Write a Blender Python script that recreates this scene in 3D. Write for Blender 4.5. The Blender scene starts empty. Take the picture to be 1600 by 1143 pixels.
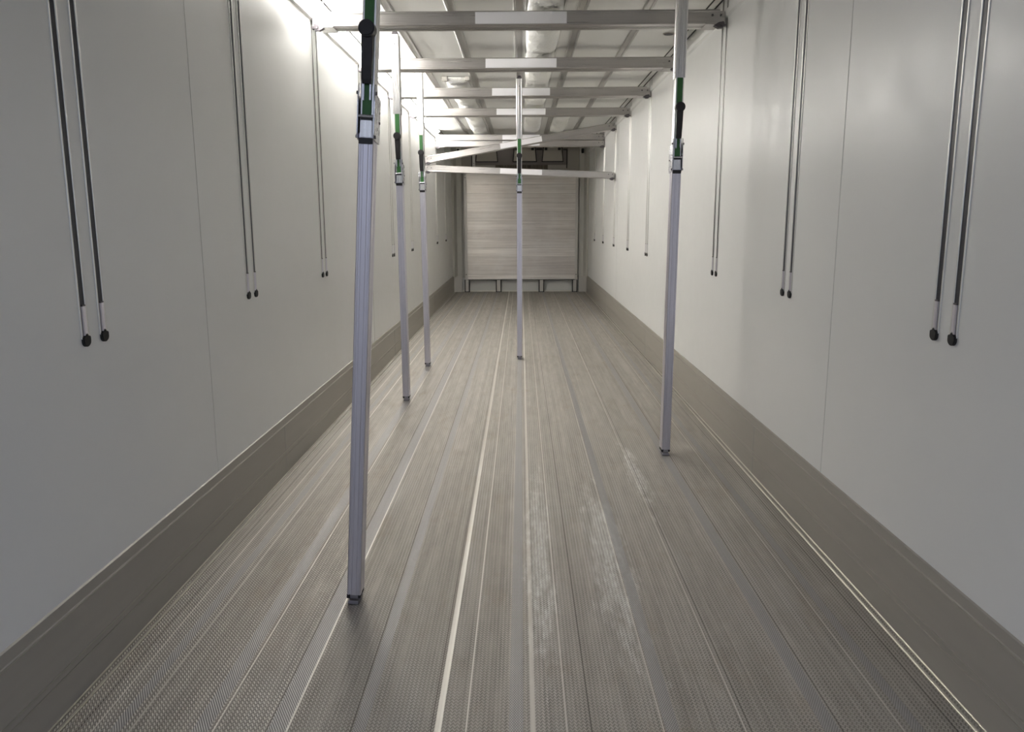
import bpy, bmesh, math, random
from mathutils import Vector, Matrix
random.seed(7)
scene = bpy.context.scene
COL = scene.collection
PI = math.pi

# ------------------------------------------------------------------ materials
def mat(name, base=(.8,.8,.8), rough=.5, metal=0.0, spec=.5, emit=None, estr=0, **kw):
    m = bpy.data.materials.new(name); m.use_nodes = True
    nt = m.node_tree; b = nt.nodes['Principled BSDF']
    b.inputs['Base Color'].default_value = (*base, 1)
    b.inputs['Roughness'].default_value = rough
    b.inputs['Metallic'].default_value = metal
    b.inputs['Specular IOR Level'].default_value = spec
    if emit:
        b.inputs['Emission Color'].default_value = (*emit, 1)
        b.inputs['Emission Strength'].default_value = estr
    for k, v in kw.items(): b.inputs[k].default_value = v
    return m

class N:
    """small node-building helper"""
    def __init__(s, m):
        s.nt = m.node_tree; s.b = s.nt.nodes['Principled BSDF']
        tc = s.nt.nodes.new('ShaderNodeTexCoord'); s.obj = tc.outputs['Object']
    def new(s, t, **kw):
        n = s.nt.nodes.new(t)
        for k, v in kw.items(): setattr(n, k, v)
        return n
    def put(s, sock, v):
        if isinstance(v, (int, float)): sock.default_value = v
        elif isinstance(v, tuple): sock.default_value = v if len(v) == len(sock.default_value) else (*v, 1)
        else: s.nt.links.new(v, sock)
    def math(s, op, a, b=0.0, c=0.0, clamp=False):
        n = s.new('ShaderNodeMath', operation=op, use_clamp=clamp)
        s.put(n.inputs[0], a); s.put(n.inputs[1], b); s.put(n.inputs[2], c)
        return n.outputs[0]
    def scale(s, v, sc):
        n = s.new('ShaderNodeVectorMath', operation='MULTIPLY')
        s.put(n.inputs[0], v); n.inputs[1].default_value = sc
        return n.outputs[0]
    def noise(s, sc=(1,1,1), scale=1.0, detail=3, rough=.5):
        n = s.new('ShaderNodeTexNoise')
        s.put(n.inputs['Vector'], s.scale(s.obj, sc)); n.inputs['Scale'].default_value = scale
        n.inputs['Detail'].default_value = detail; n.inputs['Roughness'].default_value = rough
        return n.outputs['Fac']
    def rng(s, v, a, b, c, d):
        n = s.new('ShaderNodeMapRange'); s.put(n.inputs[0], v)
        for i, q in enumerate((a, b, c, d)): n.inputs[i+1].default_value = q
        return n.outputs[0]
    def mix(s, f, a, b):
        n = s.new('ShaderNodeMix', data_type='RGBA')
        s.put(n.inputs[0], f); s.put(n.inputs[6], a); s.put(n.inputs[7], b)
        return n.outputs[2]
    def xyz(s):
        n = s.new('ShaderNodeSeparateXYZ'); s.put(n.inputs[0], s.obj); return n.outputs
    def bump(s, h, strength=.3, dist=.002):
        n = s.new('ShaderNodeBump'); s.put(n.inputs['Height'], h)
        n.inputs['Strength'].default_value = strength; n.inputs['Distance'].default_value = dist
        s.nt.links.new(n.outputs[0], s.b.inputs['Normal'])

# white insulated wall laminate, faint panel waviness
M_WALL = mat('white_laminate', (.65,.66,.635), .3, 0, .5)
n = N(M_WALL); f = n.noise((1, .9, .12), 1.1, 2)
n.put(n.b.inputs['Base Color'], n.mix(f, (.745,.745,.73), (.79,.79,.775)))
n.put(n.b.inputs['Roughness'], n.rng(n.noise((1,1,1), 9, 4), .3, .7, .30, .40))
n.bump(n.noise((1, 1.6, .25), 1.6, 1), .35, .006)
M_CEIL = mat('ceiling_laminate', (.85,.85,.825), .38)
n = N(M_CEIL); n.bump(n.noise((1,1,1), 1.7, 2), .3, .006)
M_SEAM = mat('grey_sealant', (.34,.34,.33), .6)
M_SEAMW = mat('pale_sealant', (.62,.62,.60), .5)
M_GASKET_SHADOW = mat('black_gasket_and_shadow', (.012,.011,.01), .55)  # real seals, and the painted shadow line below the bulkhead panel
M_TRIMW = mat('white_trim', (.72,.72,.70), .35)

def alu(name, base, rough, streak, amt=.12, metal=.9):
    m = mat(name, base, rough, metal); n = N(m)
    f = n.noise(streak, 1, 4, .6)
    lo = tuple(max(0, c*(1-amt)) for c in base); hi = tuple(min(1, c*(1+amt)) for c in base)
    n.put(n.b.inputs['Base Color'], n.mix(f, lo, hi))
    n.put(n.b.inputs['Roughness'], n.rng(f, .3, .7, rough-.07, rough+.07))
    return m
M_BEAM = alu('beam_aluminium', (.50,.48,.465), .33, (3, 90, 160), .12)
M_POLE = alu('pole_aluminium', (.69,.67,.735), .36, (140, 140, 2.0), .16)
M_POLEB = alu('bright_pole_aluminium', (.76,.75,.75), .30, (120, 120, 2.0), .08)
M_RIB = alu('rail_aluminium', (.56,.55,.53), .4, (60, 2, 60), .10, .8)
M_TRACK = alu('track_aluminium', (.72,.71,.68), .42, (60, 60, 2), .06)
M_SLOT = mat('slot_dark_reflection', (.035,.035,.045), .38, .0, .3)  # dark reflection in the recessed groove, put into the base colour
M_STEEL = mat('galvanised_steel', (.62,.62,.66), .28, .95)
n = N(M_STEEL); n.put(n.b.inputs['Roughness'], n.rng(n.noise((1,1,1), 40, 3), .3, .7, .2, .38))
M_DSTEEL = mat('dark_steel', (.13,.12,.13), .35, .8)
M_SHOE = mat('worn_steel', (.34,.33,.36), .4, .8)
M_BLACK = mat('black_plastic', (.016,.014,.015), .42)
n = N(M_BLACK); n.bump(n.noise((1,1,1), 300, 2), .2, .0005)
M_RUBBER = mat('black_rubber', (.008,.008,.008), .6)
M_GREEN = mat('green_paint', (.035,.16,.035), .42)
n = N(M_GREEN); n.put(n.b.inputs['Base Color'], n.mix(n.noise((1,1,.3), 30, 3), (.028,.13,.03), (.045,.185,.045)))
M_LABEL = mat('white_sticker', (.90,.89,.92), .5)
M_LED = mat('light_diffuser', (.9,.9,.9), .5, emit=(1.0,.972,.922), estr=35)

# air chute fabric: thin, lets light through
M_DUCT = mat('duct_fabric', (.86,.86,.83), .55, 0, .35)
n = N(M_DUCT)
n.b.inputs['Subsurface Weight'].default_value = .25
n.b.inputs['Subsurface Radius'].default_value = (.03,.03,.025)
n.bump(n.noise((14, 9, 14), 1, 3, .6), .8, .02)

# kick plate
M_KICK = mat('grey_kick_plate', (.24,.22,.19), .42, .15)
n = N(M_KICK); f = n.noise((1, .5, 6), 5, 4)
n.put(n.b.inputs['Base Color'], n.mix(f, (.33,.31,.272), (.375,.35,.31)))
M_KICKEDGE = mat('kick_plate_edge', (.42,.40,.35), .35, .6)
M_EDGE = mat('floor_edge_rail', (.72,.70,.63), .3, .85)

# extruded aluminium floor
M_FLOOR = mat('extruded_aluminium_floor', (.4,.38,.35), .4, .62, .5)
n = N(M_FLOOR); X, Y, Z = n.xyz()
def stripes(lst):
    acc = None
    for c, w in lst:
        s = n.math('COMPARE', X, c, w/2)
        acc = s if acc is None else n.math('MAXIMUM', acc, s)
    return acc
ladder = stripes([(-.835,.044), (-.632,.05), (-.415,.034), (0,.038), (.414,.036), (.832,.042), (-1.06,.03), (1.06,.03)])
bright = stripes([(-.207,.018), (-.132,.0045), (-.606,.006), (.045,.014), (.135,.005), (.39,.003),
                  (.605,.004), (-.80,.004), (-1.02,.006), (1.02,.004), (-1.12,.004),])
joint = stripes([(-.425-.012,.0035), (-.66,.003), (.20,.0035), (.62,.003), (-.225,.003), (1.16,.004), (-1.16,.004), (.86,.003)])
longs = n.noise((46, .22, 1), 1, 4, .62)          # lengthwise wear lines
fine = n.noise((190, .9, 1), 1, 2, .5)
broad = n.noise((3.2, .35, 1), 1, 3, .5)
grain = n.noise((160, 70, 1), 1, 3, .6)
# tread: ridges along the floor with slanted teeth
ridge = n.math('PINGPONG', X, .0060)
ph = n.math('ADD', n.math('MULTIPLY', Y, 2*PI/.0125), n.math('MULTIPLY', ridge, 2*PI/.0085))
teeth = n.math('SINE', ph)
rw = n.math('SINE', n.math('MULTIPLY', X, 2*PI/.0120))
grid = n.math('MULTIPLY', n.math('SINE', n.math('MULTIPLY', Y, 2*PI/.011)), n.math('SINE', n.math('MULTIPLY', X, 2*PI/.0068)))
notl = n.math('SUBTRACT', 1.0, n.math('MAXIMUM', ladder, bright))
tread = n.math('ADD', n.math('MULTIPLY', teeth, .68), n.math('MULTIPLY', rw, .32))
h = n.math('ADD', n.math('MULTIPLY', tread, notl), n.math('MULTIPLY', n.math('MULTIPLY', ladder, grid), .6))
h = n.math('SUBTRACT', h, n.math('MULTIPLY', joint, 1.5))
# worn, pale patches follow the boards; brown stains
wear = n.rng(n.noise((7.5, 1.0, 1), 1, 6, .68), .56, .66, 0, 1)
def blob(cx, cy, rx, ry):
    dx = n.math('DIVIDE', n.math('SUBTRACT', X, cx), rx); dy = n.math('DIVIDE', n.math('SUBTRACT', Y, cy), ry)
    r = n.math('ADD', n.math('MULTIPLY', dx, dx), n.math('MULTIPLY', dy, dy))
    return n.math('POWER', 2.7, n.math('MULTIPLY', r, -1.0))
area = n.math('MAXIMUM', blob(.085, 2.7, .07, 1.0), n.math('MAXIMUM', blob(.36, 2.7, .10, .9), blob(.62, 3.6, .05, .6)))
ragged = n.rng(n.math('ADD', n.math('MULTIPLY', n.noise((26, 5.5, 1), 1, 6, .7), 1.0), n.math('MULTIPLY', area, .42)), .70, .90, 0, 1)
pale = n.math('MAXIMUM', n.math('MULTIPLY', wear, .22), n.math('MULTIPLY', n.math('MULTIPLY', ragged, n.rng(n.noise((60, 18, 1), 1, 4, .7), .35, .6, .3, 1)), .85))
stain = n.rng(n.noise((5.5, 2.2, 1), 1.3, 6, .7), .54, .74, 0, .55)
c = n.mix(n.rng(longs, .28, .72, 0, 1), (.26,.238,.208), (.55,.52,.475))
c = n.mix(n.rng(fine, .3, .7, 0, .6), c, (.60,.565,.515))
c = n.mix(n.rng(n.noise((8, .12, 1), 1, 3, .6), .35, .65, 0, .45), c, (.30,.275,.235))
c = n.mix(n.rng(broad, .35, .65, 0, .35), c, (.47,.45,.41))
c = n.mix(stain, c, (.34,.28,.21))
c = n.mix(pale, c, (.74,.74,.71))
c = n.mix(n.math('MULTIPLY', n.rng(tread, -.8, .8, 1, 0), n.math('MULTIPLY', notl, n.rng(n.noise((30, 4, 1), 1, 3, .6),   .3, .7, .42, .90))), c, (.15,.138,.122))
c = n.mix(n.math('MULTIPLY', ladder, .70), c, n.mix(n.rng(grid, -.6, .6, 0, 1), (.11,.11,.12), (.40,.39,.39)))
c = n.mix(n.math('MULTIPLY', bright, n.rng(longs, .3, .7, .10, .62)), c, (.74,.72,.67))
c = n.mix(n.math('MULTIPLY', joint, .7), c, (.10,.09,.08))
hs = n.new('ShaderNodeHueSaturation'); hs.inputs['Value'].default_value = 1.20; n.put(hs.inputs['Color'], c)
n.put(n.b.inputs['Base Color'], hs.outputs[0])
rg = n.rng(grain, .3, .7, .53, .66)
rg = n.math('SUBTRACT', rg, n.math('MULTIPLY', n.math('MAXIMUM', ladder, bright), .10))
n.put(n.b.inputs['Roughness'], rg)
n.bump(h, .5, .0014)

# bulkhead planks
M_PANEL = mat('brushed_plank_aluminium', (.55,.52,.47), .34, .85)
n = N(M_PANEL); X, Y, Z = n.xyz()
pl = n.math('FLOOR', n.math('MULTIPLY', Z, 1/.163))
wn = n.new('ShaderNodeTexWhiteNoise', noise_dimensions='1D'); n.put(wn.inputs['W'], pl)
f1 = n.noise((.9, 1, 30), 1, 5, .6)
f2 = n.noise((2.2, 1, 3.0), 1, 4, .6)
edge = n.math('COMPARE', n.math('FRACT', n.math('MULTIPLY', Z, 1/.163)), .5, .485)
c = n.mix(n.rng(f1, .3, .7, 0, 1), (.49,.445,.40), (.80,.76,.70))
c = n.mix(n.math('MULTIPLY', wn.outputs['Value'], .45), c, (.44,.40,.36))
c = n.mix(n.rng(f2, .45, .7, 0, .5), c, (.70,.68,.64))
c = n.mix(n.math('MULTIPLY', n.math('SUBTRACT', 1.0, edge), .5), c, (.2,.18,.16))
n.put(n.b.inputs['Base Color'], c)
n.put(n.b.inputs['Roughness'], n.rng(f1, .3, .7, .27, .46))
n.b.inputs['Anisotropic'].default_value = .6
tg = n.new('ShaderNodeCombineXYZ'); tg.inputs[2].default_value = 1; n.put(n.b.inputs['Tangent'], tg.outputs[0])
n.bump(n.math('ADD', edge, n.math('MULTIPLY', f2, .6)), .3, .004)
M_FRAME = alu('frame_aluminium', (.52,.50,.46), .42, (20, 20, 3), .08, .7)
M_FRONT = mat('front_wall_paint', (.47,.46,.42), .45)
M_UNIT = mat('unit_housing', (.33,.31,.27), .5, .2)
M_COVER = mat('vent_cover_plastic', (.37,.345,.30), .5)
M_FIN = mat('coil_fins', (.17,.145,.115), .45, .5)
n = N(M_FIN); X, Y, Z = n.xyz()
w = n.math('SINE', n.math('MULTIPLY', X, 2*PI/.028))
n.put(n.b.inputs['Base Color'], n.mix(n.rng(w, .5, 1, 0, .6), (.13,.11,.09), (.32,.28,.2))); n.bump(w, .8, .01)
M_GRILLE = mat('dark_vent_plate', (.17,.15,.14), .45, .4)

# ------------------------------------------------------------------ geometry helpers
def box(bm, x0, x1, y0, y1, z0, z1, bev=0.0):
    r = bmesh.ops.create_cube(bm, size=1)
    vs = r['verts']
    for v in vs:
        v.co = Vector(((x0+x1)/2 + v.co.x*(x1-x0), (y0+y1)/2 + v.co.y*(y1-y0), (z0+z1)/2 + v.co.z*(z1-z0)))
    if bev:
        es = list({e for v in vs for e in v.link_edges})
        bmesh.ops.bevel(bm, geom=es, offset=bev, segments=2, affect='EDGES', clamp_overlap=True)

def cyl(bm, c, r, h, axis='z', seg=20, r2=None, bev=0.0):
    d = bmesh.ops.create_cone(bm, cap_ends=True, segments=seg, radius1=r, radius2=r if r2 is None else r2, depth=h)
    vs = d['verts']
    R = {'z': Matrix.Identity(3), 'x': Matrix.Rotation(PI/2, 3, 'Y'), 'y': Matrix.Rotation(PI/2, 3, 'X')}[axis]
    for v in vs: v.co = R @ v.co + Vector(c)
    if bev:
        es = [e for e in {e for v in vs for e in v.link_edges} if any(len(f.verts) > 4 for f in e.link_faces)]
        bmesh.ops.bevel(bm, geom=es, offset=bev, segments=2, affect='EDGES')

def prism(bm, pts, axis, a, b):
    """extrude a closed 2D outline along an axis ('x': pts are (y,z); 'y': (x,z); 'z': (x,y))"""
    def P(p, t):
        return {'x': (t, p[0], p[1]), 'y': (p[0], t, p[1]), 'z': (p[0], p[1], t)}[axis]
    A = [bm.verts.new(P(p, a)) for p in pts]; B = [bm.verts.new(P(p, b)) for p in pts]
    k = len(pts)
    for i in range(k): bm.faces.new((A[i], A[(i+1) % k], B[(i+1) % k], B[i]))
    bm.faces.new(A[::-1]); bm.faces.new(B)

def rrect(x0, x1, y0, y1, r, s=3):
    out = []
    for cx, cy, a0 in ((x1-r, y0+r, -PI/2), (x1-r, y1-r, 0), (x0+r, y1-r, PI/2), (x0+r, y0+r, PI)):
        for i in range(s+1):
            a = a0 + PI/2*i/s; out.append((cx+r*math.cos(a), cy+r*math.sin(a)))
    return out

def obj(name, bm, m, parent=None, smooth=False):
    bmesh.ops.recalc_face_normals(bm, faces=bm.faces)
    me = bpy.data.meshes.new(name); bm.to_mesh(me); bm.free()
    if m: me.materials.append(m)
    if smooth:
        for p in me.polygons: p.use_smooth = True
    o = bpy.data.objects.new(name, me); COL.objects.link(o)
    if parent: o.parent = parent
    return o

def thing(name, label, cat, loc=(0,0,0), rot=(0,0,0), group=None):
    o = bpy.data.objects.new(name, None); COL.objects.link(o)
    o.empty_display_size = .1
    o.location = loc; o.rotation_euler = rot
    o['label'] = label; o['category'] = cat
    if group: o['group'] = group
    return o
def struct(name, bm, m):
    o = obj(name, bm, m); o['kind'] = 'structure'; return o
def dup(root, loc, rot, label, skip=()):
    r = root.copy(); COL.objects.link(r); r.location = loc; r.rotation_euler = rot; r['label'] = label
    for ch in list(root.children):
        if ch.name.split('.')[0] in skip: continue
        c = ch.copy(); COL.objects.link(c); c.parent = r
        for g in list(ch.children):
            d = g.copy(); COL.objects.link(d); d.parent = c
    return r
def B(): return bmesh.new()

# ------------------------------------------------------------------ the trailer shell
W, H, L0, L1 = 1.24, 2.63, -.45, 13.32
tn = [0]
def trim(bm, m):
    tn[0] += 1; return struct('trim_%d' % tn[0], bm, m)

b = B(); box(b, -W-.06, W+.06, L0, L1+.06, -.06, 0); struct('floor', b, M_FLOOR)
b = B(); box(b, -W-.06, W+.06, L0, L1+.06, H, H+.06); struct('ceiling', b, M_CEIL)
b = B(); box(b, -W-.06, -W, L0, L1+.06, 0, H); struct('wall_left', b, M_WALL)
b = B(); box(b, W, W+.06, L0, L1+.06, 0, H); struct('wall_right', b, M_WALL)
b = B(); box(b, -W, W, L1, L1+.06, 0, H); struct('wall_front', b, M_FRONT)

# wall panel joints
for y in (2.80, 6.0, 9.2, 12.4):
    for s in (-1, 1):
        b = B(); box(b, s*W-.0012, s*W+.0012, y, y+.003, .30, 2.5); trim(b, M_SEAMW)
# kick plates with raised edge lines
for s, nm in ((-1, 'left'), (1, 'right')):
    b = B()
    pts = [(s*W, 0), (s*(W-.010), 0), (s*(W-.010), .262), (s*(W-.007), .268), (s*(W-.006), .300), (s*W, .303)]
    prism(b, pts, 'y', L0, L1)
    struct('baseboard_' + nm, b, M_KICK)
    for z, hh in ((.100, .0030), (.123, .0030), (.262, .0024)):
        b = B(); box(b, s*(W-.0095), s*(W-.0125), L0, L1, z, z+hh); trim(b, M_KICKEDGE)
    for x in (1.231, 1.205):
        b = B(); box(b, s*x-.0045, s*x+.0045, L0, L1, 0, .006, .002) ; trim(b, M_EDGE)
    # rivets and joint plates of the kick
    for y in (3.6, 6.9, 10.2):
        b = B(); box(b, s*(W-.0112), s*(W-.009), y, y+.004, .004, .26); trim(b, M_SEAM)
# ceiling rails running front to back
for x, w in ((-.812, .062), (-.420, .062), (.006, .078), (.400, .064), (.808, .058)):
    b = B(); prism(b, [(x-w/2, H), (x-w/2, H-.010), (x-w/2+.006, H-.014), (x-w/2+.014, H-.014), (x-w/2+.018, H-.004),
                       (x+w/2-.018, H-.004), (x+w/2-.014, H-.014), (x+w/2-.006, H-.014), (x+w/2, H-.010), (x+w/2, H)], 'y', L0, L1)
    trim(b, M_RIB)
# ceiling edge seams and wall head profile
for s in (-1, 1):
    for x, z in ((1.182, H), (1.2345, H)):
        b = B(); box(b, s*x-.0045, s*x+.0045, L0, L1, z-.003, z+.001); trim(b, M_GASKET_SHADOW)
    b = B(); prism(b, [(s*W, 2.505), (s*(W-.014), 2.515), (s*(W-.016), 2.545), (s*W, 2.552)], 'y', L0, L1)
    trim(b, M_WALL)

# ------------------------------------------------------------------ lights in the left ceiling corner
SETS = [2.05 + 1.24*k for k in range(9)]
spans = [(3.92, SETS[2])] + [(SETS[k], SETS[k+1]) for k in range(2, 7)]
names = ['shorter light batten in the left ceiling corner, just before the nearest crossbeam',
         'light batten in the left ceiling corner between the first and second crossbeams',
         'light batten in the left ceiling corner between the second and third crossbeams',
         'light batten in the left ceiling corner between the third and fourth crossbeams',
         'light batten in the left ceiling corner between the fourth crossbeam and the slanted one',
         'farthest light batten in the left ceiling corner, beyond the slanted crossbeam']
for i, (a, c_) in enumerate(spans):
    t = thing('strip_light', names[i], 'light', (-W+.007, (a+c_)/2, 2.556), group='light battens in the left ceiling corner')
    hl = (c_-a)/2-.002
    b = B(); prism(b, [(.0, .0), (.012, .0), (.055, .045), (.055, .062), (0, .062)], 'y', -hl, hl); obj('housing', b, M_TRIMW, t)
    b = B(); prism(b, [(.0165, .002), (.0185, -.002), (.060, .040), (.0565, .0425)], 'y', -hl+.02, hl-.02); obj('diffuser', b, M_LED, t)
    for e in (-hl, hl):
        b = B(); prism(b, [(.0, -.003), (.016, -.004), (.061, .040), (.061, .0655), (0, .0655)], 'y', (e-.006 if e > 0 else e), (e if e > 0 else e+.006)); obj('end_cap', b, M_TRIMW, t)

# ------------------------------------------------------------------ vertical tracks on the walls
def make_track(label):
    t = thing('wall_track', label, 'track', group='vertical tracks on the side walls')
    z0, z1 = 0.995, 2.625
    b = B()
    # two rounded lips on a thin back strip, local +x points into the trailer
    for s in (-1, 1):
        pts = [(0, s*.0185), (.0015, s*.0185), (.0032, s*.0172), (.0036, s*.0150), (.0032, s*.0128), (.0015, s*.0115), (0, s*.0115)]
        prism(b, pts, 'z', z0, z1)
    obj('lips', b, M_TRACK, t)
    b = B(); box(b, 0, .0006, -.0115, .0115, z0, z1); obj('slot', b, M_SLOT, t)
    b = B(); prism(b, [(.0006, -.009), (.0045, -.009), (.0065, -.005), (.0065, .005), (.0045, .009), (.0006, .009)], 'z', 1.004, 1.088)
    o = obj('stop_plate', b, M_POLE, t); o['label'] = 'silver stop plate filling the slot'
    b = B(); box(b, .001, .007, -.008, .008, 1.088, 1.0925, .001); obj('stop_catch', b, M_DSTEEL, t)
    b = B()
    pts = [(-.017, 1.000), (-.0135, 1.001)] + [(-.010, 1.000), (-.004, 1.000), (-.004, 1.010), (.004, 1.010), (.004, 1.000), (.010, 1.000), (.0135, 1.001), (.017, 1.000)]
    for k in range(0, 9):
        a = -PI*k/8; pts.append((.017*math.cos(a), .987 + .016*math.sin(a)))
    prism(b, pts, 'x', 0, .0085)
    bmesh.ops.bevel(b, geom=[e for e in b.edges if min(v.co.x for v in e.verts) > .008], offset=.002, segments=2, affect='EDGES')
    o = obj('end_cap', b, M_RUBBER, t); o['label'] = 'black rubber end cap'
    return t
ORD = ['nearest', 'second', 'third', 'fourth', 'fifth', 'sixth', 'seventh', 'eighth', 'ninth']
trk = None
for side, s in (('left', -1), ('right', 1)):
    for k, y in enumerate(SETS):
        for j, dy in enumerate((-.045, .045)):
            who = 'near' if j == 0 else 'far'
            pair = 'nearest pair' if k == 0 else ('%s pair from the viewer' % ORD[k])
            lab = 'aluminium track on %s wall, %s one of the %s' % (side, who, pair)
            loc = (s*W, y+dy, 0); rot = (0, 0, 0 if s < 0 else PI)
            if trk is None:
                trk = make_track(lab); trk.location = loc; trk.rotation_euler = rot
            else: dup(trk, loc, rot, lab)

# ------------------------------------------------------------------ cross beams
def make_beam(label, half=1.19):
    t = thing('crossbeam', label, 'beam', group='aluminium crossbeams')
    z0, z1, y0, y1 = -.041, .041, -.065, .065
    prof = [(y0, z1-.004), (y0, z1-.012), (y0+.002, z1-.015), (y0+.002, z0+.014), (y0, z0+.011), (y0, z0+.003), (y0+.003, z0),
            (-.030, z0), (-.028, z0+.003), (-.006, z0+.003), (-.004, z0+.012), (.004, z0+.012), (.006, z0+.003), (.028, z0+.003), (.030, z0),
            (y1-.003, z0), (y1, z0+.003), (y1, z1-.004), (y1-.004, z1), (y0+.004, z1)]
    b = B(); prism(b, prof, 'x', -half, half); obj('beam_body', b, M_BEAM, t)
    b = B(); box(b, -.255, .287, y0-.0006, y0+.0022, -.0325, .0335); o = obj('sticker', b, M_LABEL, t); o['label'] = 'blank white sticker'
    for s in (-1, 1):
        b = B()
        box(b, s*(half-.02), s*(half+.034), -.052, .052, z0+.006, z1-.006, .004)
        box(b, s*(half-.085), s*(half+.002), y0-.0035, y1+.003, z0-.003, z0+.008, .002)
        br = obj('end_bracket', b, M_BEAM, t)
        b = B(); cyl(b, (s*(half-.045), y0-.003, z0+.048), .0065, .006, 'y', 14, bev=.001)
        cyl(b, (s*(half+.008), -.056, z0+.050), .0055, .010, 'y', 14)
        obj('bolt', b, M_DSTEEL, br)
        b = B()
        prism(b, [(s*(half-.035), z0-.010), (s*(half-.010), z0+.006), (s*(half+.020), z0+.012), (s*(half+.026), z0-.004), (s*(half+.018), z0-.024), (s*(half-.006), z0-.026)], 'y', y0-.010, y0+.022)
        cyl(b, (s*(half+.010), y0-.006, z0-.004), .012, .026, 'y', 16, bev=.002)
        box(b, s*(half+.018), s*(half+.041), y0+.002, y0+.030, z0-.010, z0-.001, .002)
        obj('latch', b, M_DSTEEL, t)
    return t
beam = make_beam('aluminium crossbeam nearest the viewer, largest, level under the ceiling')
beam.location = (0, SETS[2], 2.506)
for k, lab in ((3, 'second level aluminium crossbeam from the viewer, white sticker at its middle'),
               (4, 'third level aluminium crossbeam from the viewer, crossed by the centre pole'),
               (5, 'fourth level aluminium crossbeam from the viewer, just in front of the slanted one'),
               (7, 'level aluminium crossbeam close behind the slanted one, half hidden by it'),
               (8, 'aluminium crossbeam hanging directly beneath the level one behind the slanted beam')):
    if k == 8: dup(beam, (0, SETS[7], 2.4175), (0, 0, 0), lab)
    elif k == 7: dup(beam, (0, SETS[7], 2.506), (0, 0, 0), lab, skip=('latch',))
    else: dup(beam, (0, SETS[k], 2.506), (0, 0, 0), lab)
# the slanted ones reach further, so they are a longer beam of the same build
sl = make_beam('steeply slanted aluminium crossbeam, low at the left wall and high at the right', 1.205)
sl.location = (0, SETS[6], 2.300); sl.rotation_euler = (0, -math.atan(.1713), 0)
lo = dup(beam, (0, SETS[6], 1.938), (0, math.atan(.040), 0), 'lowest aluminium crossbeam, hanging slightly tilted in front of the ribbed panel')

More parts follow.
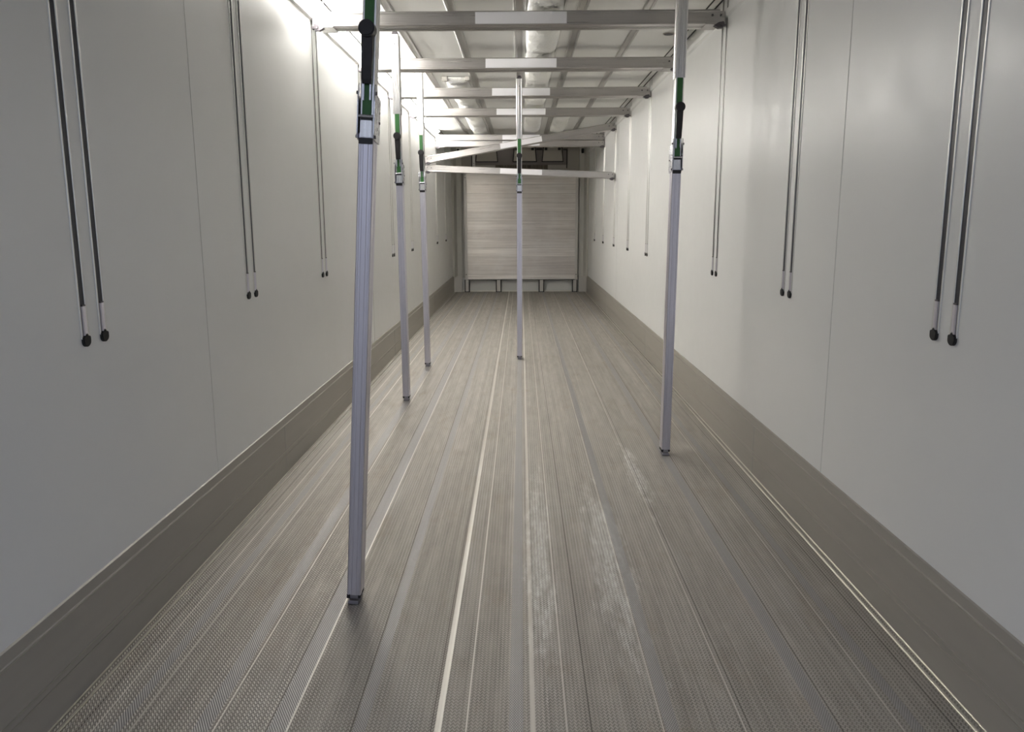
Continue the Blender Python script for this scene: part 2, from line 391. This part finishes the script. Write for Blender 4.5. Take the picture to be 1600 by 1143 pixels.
# ------------------------------------------------------------------ shoring poles
def make_pole(label, loc, rot):
    t = thing('shoring_pole', label, 'pole', loc, rot, group='telescopic aluminium poles between floor and ceiling')
    w, d = .024, .033
    # foot
    b = B()
    box(b, -.016, .016, -.026, .026, .016, .034, .001)
    box(b, -.019, .019, -.040, .034, .002, .009, .002)
    prism(b, [(-.026, .009), (-.040, .016), (-.040, .009)], 'x', -.017, .017)
    ft = obj('foot', b, M_SHOE, t)
    b = B(); box(b, -.019, .019, -.037, .034, 0, .0025, .0008); obj('foot_pad', b, M_RUBBER, ft)
    b = B()
    for s in (-1, 1): box(b, s*.0145, s*.0235, -.031, .031, .020, .033, .001)
    obj('corner_stop', b, M_RUBBER, ft)
    # lower tube: rounded box with two shallow grooves on the front
    b = B()
    pf = [(-w, -d+.003), (-w+.003, -d), (-.017, -d), (-.0155, -d+.0012), (-.0085, -d+.0012), (-.007, -d), (.007, -d), (.0085, -d+.0012), (.0155, -d+.0012), (.017, -d), (w-.003, -d), (w, -d+.003),
          (w, -.012), (w-.0012, -.010), (w-.0012, .010), (w, .012), (w, d-.003), (w-.003, d), (-w+.003, d), (-w, d-.003), (-w, .012), (-w+.0012, .010), (-w+.0012, -.010), (-w, -.012)]
    prism(b, pf, 'z', .033, 1.60); obj('lower_tube', b, M_POLE, t)
    # inner tube and green setting strip
    b = B(); prism(b, rrect(-.0215, .0215, -.029, .029, .003), 'z', 1.60, 2.30); obj('inner_tube', b, M_POLEB, t)
    b = B(); box(b, -.0145, .0145, -.0335, -.0285, 1.63, 2.058, .001); box(b, -.0125, .0125, -.0350, -.033, 1.640, 1.745, .0006)
    obj('green_strip', b, M_GREEN, t)
    # upper sleeve
    b = B(); pf2 = [(x*1.13, y*1.05) for x, y in pf]
    prism(b, pf2, 'z', 2.058, 2.585)
    up = obj('upper_tube', b, M_POLEB, t)
    b = B()
    for s in (-1, 1): cyl(b, (s*.0275, -.020, 2.085), .0035, .003, 'x', 10)
    cyl(b, (0, -.0352, 2.52), .004, .002, 'y', 10)
    obj('rivet', b, M_DSTEEL, up)
    b = B(); box(b, -.02, .02, -.022, .022, 2.583, 2.602, .002); box(b, -.014, .014, -.030, .030, 2.600, 2.613, .002)
    obj('ceiling_fitting', b, M_DSTEEL, t)
    # bracket: channel round the back and sides, open at the front
    b = B()
    for s in (-1, 1):
        prism(b, [(-.046, 1.585), (-.048, 1.600), (-.045, 1.700), (-.038, 1.745), (-.026, 1.752), (-.020, 1.725), (.046, 1.712), (.048, 1.575), (-.02, 1.578)], 'x', s*.0245, s*.0275)
    box(b, -.0275, .0275, .0440, .0480, 1.575, 1.712, .001)
    br = obj('bracket', b, M_STEEL, t)
    b = B(); box(b, -.0185, .0185, -.0385, -.032, 1.588, 1.640, .002); obj('cover_plate', b, M_POLEB, br)
    b = B(); box(b, -.022, .022, -.0385, -.030, 1.568, 1.5865, .001); obj('dark_insert', b, M_BLACK, br)
    b = B(); box(b, -.018, .018, -.0375, -.033, 1.640, 1.650, .001); obj('dark_insert', b, M_BLACK, br)
    b = B(); cyl(b, (0, -.040, 1.652), .0048, .052, 'x', 14); obj('pin', b, M_STEEL, br)
    b = B()
    for s in (-1, 1):
        cyl(b, (s*.029, -.036, 1.590), .0055, .005, 'x', 12, bev=.001); cyl(b, (s*.029, -.036, 1.722), .0055, .006, 'x', 12, bev=.001)
        cyl(b, (s*.029, .030, 1.64), .004, .004, 'x', 12)
    obj('bolt', b, M_DSTEEL, br)
    # lever with round knob
    b = B()
    sec = [(1.748, .0140, -.040, .012), (1.760, .0155, -.042, .014), (1.80, .0165, -.045, .016), (1.86, .0178, -.047, .017), (1.905, .0185, -.048, .017)]
    rings = []
    for z, hw, yc, dd in sec:
        rings.append([b.verts.new((x, y, z)) for x, y in rrect(-hw, hw, yc-dd/2-.004, yc+dd/2, .005, 3)])
    for A_, B_ in zip(rings, rings[1:]):
        for i in range(len(A_)): b.faces.new((A_[i], A_[(i+1) % len(A_)], B_[(i+1) % len(B_)], B_[i]))
    b.faces.new(rings[0][::-1]); b.faces.new(rings[-1])
    lv = obj('lever', b, M_BLACK, t)
    b = B(); prism(b, [(.0252*math.cos(2*PI*(i+.5)/16), 1.906+.0252*math.sin(2*PI*(i+.5)/16)) for i in range(16)], 'y', -.074, -.034)
    bmesh.ops.bevel(b, geom=[e for e in b.edges if len([v for v in e.verts if v.co.y < -.07]) == 2], offset=.004, segments=2, affect='EDGES'); o = obj('knob', b, M_BLACK, lv); o['label'] = 'round black knob at the top of the lever'
    b = B()
    for s in (-1, 1): box(b, s*.009, s*.0135, -.044, -.036, 1.700, 1.765, .001)
    obj('lever_arm', b, M_STEEL, lv)
    return t
P0 = make_pole('nearest aluminium pole, largest and leaning, with black lever and green strip', (-.575, 2.34, 0), (0, math.atan(.0645), 0))
for loc, sl_, lab in (((-.842, 5.178, 0), -.004, 'second pole from the viewer on the left side, foot by the left kick plate'),
                      ((-.846, 6.434, 0), -.006, 'farthest of the three aluminium poles on the left side'),
                      ((0, 6.768, 0), 0, 'aluminium pole standing at the centre of the floor, in front of the ribbed panel'),
                      ((.838, 3.939, 0), .0055, 'only aluminium pole on the right side, with green strip and black lever')):
    dup(P0, loc, (0, math.atan(sl_), 0), lab)

# ------------------------------------------------------------------ fabric air chutes under the ceiling
def chute(label, xc, w, y0, y1, depth, phase, seed, start_plate=False):
    rnd = random.Random(seed)
    t = thing('air_duct', label, 'air duct', (xc, (y0+y1)/2, H-.006), group='fabric air ducts under the ceiling')
    b = B(); ny = int((y1-y0)/.03); na = 16
    rows = []
    wr = [(rnd.uniform(.5, 1), rnd.uniform(9, 26), rnd.uniform(0, 6.3), rnd.uniform(-2, 2)) for _ in range(6)]
    for i in range(ny+1):
        y = y0 + (y1-y0)*i/ny
        u = ((y-phase)/1.24) % 1.0
        lobe = math.sin(PI*min(1, max(0, u)))**.38 if 0 < u < 1 else 0
        e = min(1, (y-y0)/.12, (y1-y)/.10); e = max(0, e)**.5
        dd = depth*(.30+.70*lobe)*(.12+.88*e); hw = w/2*(.90+.10*lobe)
        row = []
        for k in range(na+1):
            a = PI*k/na
            x = -hw*math.cos(a); z = -dd*math.sin(a)**.75 if 0 < k < na else 0
            if 0 < k < na:
                wob = sum(c0*math.sin(f*(y-y0)+p+s*a*2) for c0, f, p, s in wr)
                z += .0028*wob*math.sin(a)*e
            row.append(b.verts.new((x, y-(y0+y1)/2, min(z, 0))))
        rows.append(row)
    for A_, B_ in zip(rows, rows[1:]):
        for k in range(na): b.faces.new((A_[k], A_[k+1], B_[k+1], B_[k]))
        b.faces.new((A_[0], B_[0], B_[na], A_[na]))
    b.faces.new(rows[0]); b.faces.new(rows[-1][::-1])
    obj('duct_sleeve', b, M_DUCT, t, True)
    for s in (-1, 1):
        b = B(); box(b, s*(w/2-.002), s*(w/2+.012), -(y1-y0)/2, (y1-y0)/2, -.005, .006, .001); obj('edge_strip', b, M_TRIMW, t)
    if start_plate:
        for s in (-1, 1):
            b = B(); box(b, s*(w/2-.03), s*(w/2+.014), -(y1-y0)/2-.01, -(y1-y0)/2+.055, -.030, .004, .003)
            cyl(b, (s*(w/2-.008), -(y1-y0)/2+.022, -.032), .009, .006, 'z', 12)
            obj('mounting_bracket', b, M_FRAME, t)
    return t
chute('long white fabric air duct hanging beside the centre ceiling rail', .168, .235, 2.2, 12.75, .074, 4.55, 3)
chute('white fabric air duct on the left, lit from the corner lights', -.585, .225, 6.85, 12.75, .074, 5.79, 5, True)
chute('short white fabric air duct right of the centre one, near the far end', .532, .215, 8.75, 12.75, .074, 4.55, 9)

# dark oval vent cap in the ceiling
t = thing('ceiling_plug', 'small dark oval plug in the ceiling beside the right-hand pole', 'plug', (1.066, 5.36, H))
b = B(); cyl(b, (0, 0, -.003), .040, .006, 'z', 24); [setattr(v.co, 'y', v.co.y*.8) for v in b.verts]; obj('plug_ring', b, M_FRAME, t)
b = B(); cyl(b, (0, 0, -.007), .032, .004, 'z', 24); [setattr(v.co, 'y', v.co.y*.8) for v in b.verts]; obj('plug_cap', b, M_DSTEEL, t)

# ------------------------------------------------------------------ far end: bulkhead panel
t = thing('bulkhead_panel', 'brushed aluminium plank panel on four feet at the far end', 'panel', (0, 13.20, 0))
x0, x1, z0, z1 = -1.025, 1.055, .236, 2.19
b = B(); box(b, x0+.05, x1-.045, -.004, .022, z0, z1-.006); obj('plank_face', b, M_PANEL, t)
b = B(); box(b, x0, x0+.055, -.012, .03, z0-.01, z1, .003); box(b, x1-.05, x1, -.012, .03, z0-.01, z1, .003)
box(b, x0+.055, x1-.05, -.010, .03, z1-.03, z1, .002); box(b, x0+.055, x1-.05, -.009, .03, z0-.004, z0+.012, .002)
fr = obj('edge_frame', b, M_FRAME, t)
b = B(); box(b, x0+.01, x1-.01, -.006, .034, z0-.014, z0-.004); obj('bottom_shadow_line', b, M_GASKET_SHADOW, t)  # black strip standing in for the shadow along the panel's lower edge
for xx, zz in ((x0+.027, z1-.06), (x0+.027, z1-.11), (x0+.027, z0+.09), (x1-.025, z0+.09), (x1-.025, z1-.06)):
    b = B(); cyl(b, (xx, -.0135, zz), .010, .006, 'y', 12); obj('bolt', b, M_DSTEEL, fr)
for xa, xb in ((-1.030, -.945), (-.450, -.355), (.345, .440), (.965, 1.055)):
    b = B(); box(b, xa+.012, xb-.012, -.006, .045, .012, .228, .004); f_ = obj('leg', b, M_FRAME, t)
    b = B(); box(b, xa-.003, xa+.014, -.004, .085, .012, .228); obj('leg_flange', b, M_GASKET_SHADOW, f_)
    b = B(); box(b, xb-.014, xb+.003, -.004, .085, .012, .228); obj('leg_flange', b, M_GASKET_SHADOW, f_)
    b = B(); box(b, xa-.005, xb+.005, -.010, .09, 0, .012, .002); obj('leg_foot', b, M_RUBBER, f_)
# low plates of the front wall behind the feet, corner columns
b = B()
box(b, -1.15, 1.15, 13.295, 13.32, .02, .26, .004); trim(b, M_SEAMW)
b = B(); box(b, -1.225, 1.225, 13.285, 13.32, 0, .018, .003); trim(b, M_EDGE)
for s in (-1, 1):
    b = B(); prism(b, [(s*W, 13.32), (s*W, 13.10), (s*(W-.035), 13.13), (s*(W-.075), 13.24), (s*1.075, 13.25), (s*1.075, 13.32)], 'z', .29, H); trim(b, M_FRONT)
    b = B(); box(b, s*1.085, s*(W-.01), 13.22, 13.32, 0, .29, .004); trim(b, M_FRAME)
b = B(); box(b, -1.075, 1.075, 13.285, 13.32, .26, 2.16); trim(b, M_FRONT)

# ------------------------------------------------------------------ refrigeration unit above the panel
t = thing('refrigeration_unit', 'refrigeration unit with three pale covers above the far panel', 'refrigeration unit', (0, 13.24, 0))
b = B(); box(b, -1.07, 1.07, .02, .08, 2.20, 2.63, .004); obj('housing', b, M_UNIT, t)
b = B(); box(b, -.86, .86, -.012, .02, 2.30, 2.60, .003); obj('vent_plate', b, M_GRILLE, t)
b = B(); box(b, -.45, .50, -.016, .02, 2.215, 2.30); obj('coil', b, M_FIN, t)
b = B(); box(b, .50, .84, -.014, .02, 2.215, 2.30, .002); box(b, -.82, -.45, -.014, .02, 2.215, 2.30, .002); obj('side_panel', b, M_UNIT, t)
for xa, xb in ((-.79, -.415), (-.12, .285), (.405, .765)):
    taper = .025
    b = B()
    def quad(ex, y0_, y1_, zt, zb, m_=0):
        A_ = [(xa-ex+m_, zb), (xb+ex-m_, zb), (xb+ex-taper-m_, zt), (xa-ex+taper+m_, zt)]
        vs0 = [b.verts.new((x, y0_-(.03 if z == zb else 0), z)) for x, z in A_]; vs1 = [b.verts.new((x, y1_-(.03 if z == zb else 0), z)) for x, z in A_]
        for i in range(4): b.faces.new((vs0[i], vs0[(i+1) % 4], vs1[(i+1) % 4], vs1[i]))
        b.faces.new(vs0[::-1]); b.faces.new(vs1)
    quad(0, -.050, -.035, 2.61, 2.365)
    cv = obj('vent_cover', b, M_COVER, t)
    b = B(); quad(.018, -.034, -.012, 2.61, 2.348); obj('seal', b, M_GASKET_SHADOW, cv)
    b = B(); box(b, xa+.035, xa+.085, -.060, -.03, 2.555, 2.60, .003); box(b, xb-.085, xb-.035, -.060, -.03, 2.555, 2.60, .003); obj('clip', b, M_GASKET_SHADOW, cv)
b = B(); box(b, .835, .852, -.03, -.010, 2.24, 2.575, .003); box(b, .775, .852, -.03, -.010, 2.558, 2.575, .003); box(b, .29, .40, -.03, -.012, 2.565, 2.59, .003); obj('black_hose', b, M_GASKET_SHADOW, t)
b = B(); box(b, -.885, -.868, -.03, .03, 2.24, 2.56, .003); obj('black_hose', b, M_GASKET_SHADOW, t)
b = B(); box(b, -.862, -.815, -.045, .0, 2.197, 2.60, .003); pst = obj('post', b, M_TRIMW, t)
b = B()
for z in (2.33, 2.29): cyl(b, (-.838, -.048, z), .007, .006, 'y', 10)
obj('rivet', b, M_DSTEEL, pst)
for s, lab in ((1, 'black oblong door buffer high on the far wall, right of the refrigeration unit'), (-1, 'black oblong door buffer high on the far wall, left of the refrigeration unit')):
    q = thing('bumper_block', lab, 'buffer', (s*1.128 if s > 0 else -1.12, 13.25, 2.545))
    b = B(); prism(b, rrect(-.022, .022, -.042, .042, .018, 4), 'y', -.055, 0)
    obj('rubber_block', b, M_RUBBER, q)
    b = B(); box(b, -.033, .033, -.008, 0, -.055, .055, .003); obj('back_plate', b, M_FRAME, q)

# ------------------------------------------------------------------ camera (fitted to the photograph), daylight from the open doors behind it
cam = bpy.data.cameras.new('camera'); co = bpy.data.objects.new('camera', cam); COL.objects.link(co)
Rv, Uv, Fv = Vector((.99991605, .01253218, -.00329145)), Vector((.00121048, .16256421, .98669722)), Vector((-.01290054, .98661838, -.16253539))
m4 = Matrix((( Rv.x, Uv.x, -Fv.x, .015), (Rv.y, Uv.y, -Fv.y, 0), (Rv.z, Uv.z, -Fv.z, 1.3285), (0, 0, 0, 1)))
co.matrix_world = m4
cam.sensor_fit = 'HORIZONTAL'; cam.sensor_width = 36; cam.lens = 36*1112.34/1600
cam.shift_y = -(571.5-526)/1600
cam.clip_start = .05; cam.clip_end = 60
scene.camera = co

wd = bpy.data.worlds.new('daylight'); scene.world = wd; wd.use_nodes = True
wt = wd.node_tree; bg = wt.nodes['Background']
# overcast sky above the horizon, darker yard below it
gc = wt.nodes.new('ShaderNodeTexCoord'); sp = wt.nodes.new('ShaderNodeSeparateXYZ'); rp = wt.nodes.new('ShaderNodeValToRGB')
mr = wt.nodes.new('ShaderNodeMapRange'); mr.inputs[1].default_value = -.06; mr.inputs[2].default_value = .10
wt.links.new(gc.outputs['Generated'], sp.inputs[0]); wt.links.new(sp.outputs[2], mr.inputs[0]); wt.links.new(mr.outputs[0], rp.inputs[0]); wt.links.new(rp.outputs[0], bg.inputs[0])
rp.color_ramp.elements[0].color = (.16, .16, .165, 1); rp.color_ramp.elements[1].color = (.72, .80, 1.0, 1)
bg.inputs[1].default_value = .56

vs = scene.view_settings
vs.view_transform = 'Standard'; vs.look = 'None'; vs.exposure = 1.19; vs.gamma = 1; vs.use_curve_mapping = False
scene.cycles.use_denoising = True
scene.cycles.max_bounces = 12; scene.cycles.diffuse_bounces = 8; scene.cycles.glossy_bounces = 6
scene.cycles.sample_clamp_indirect = 8
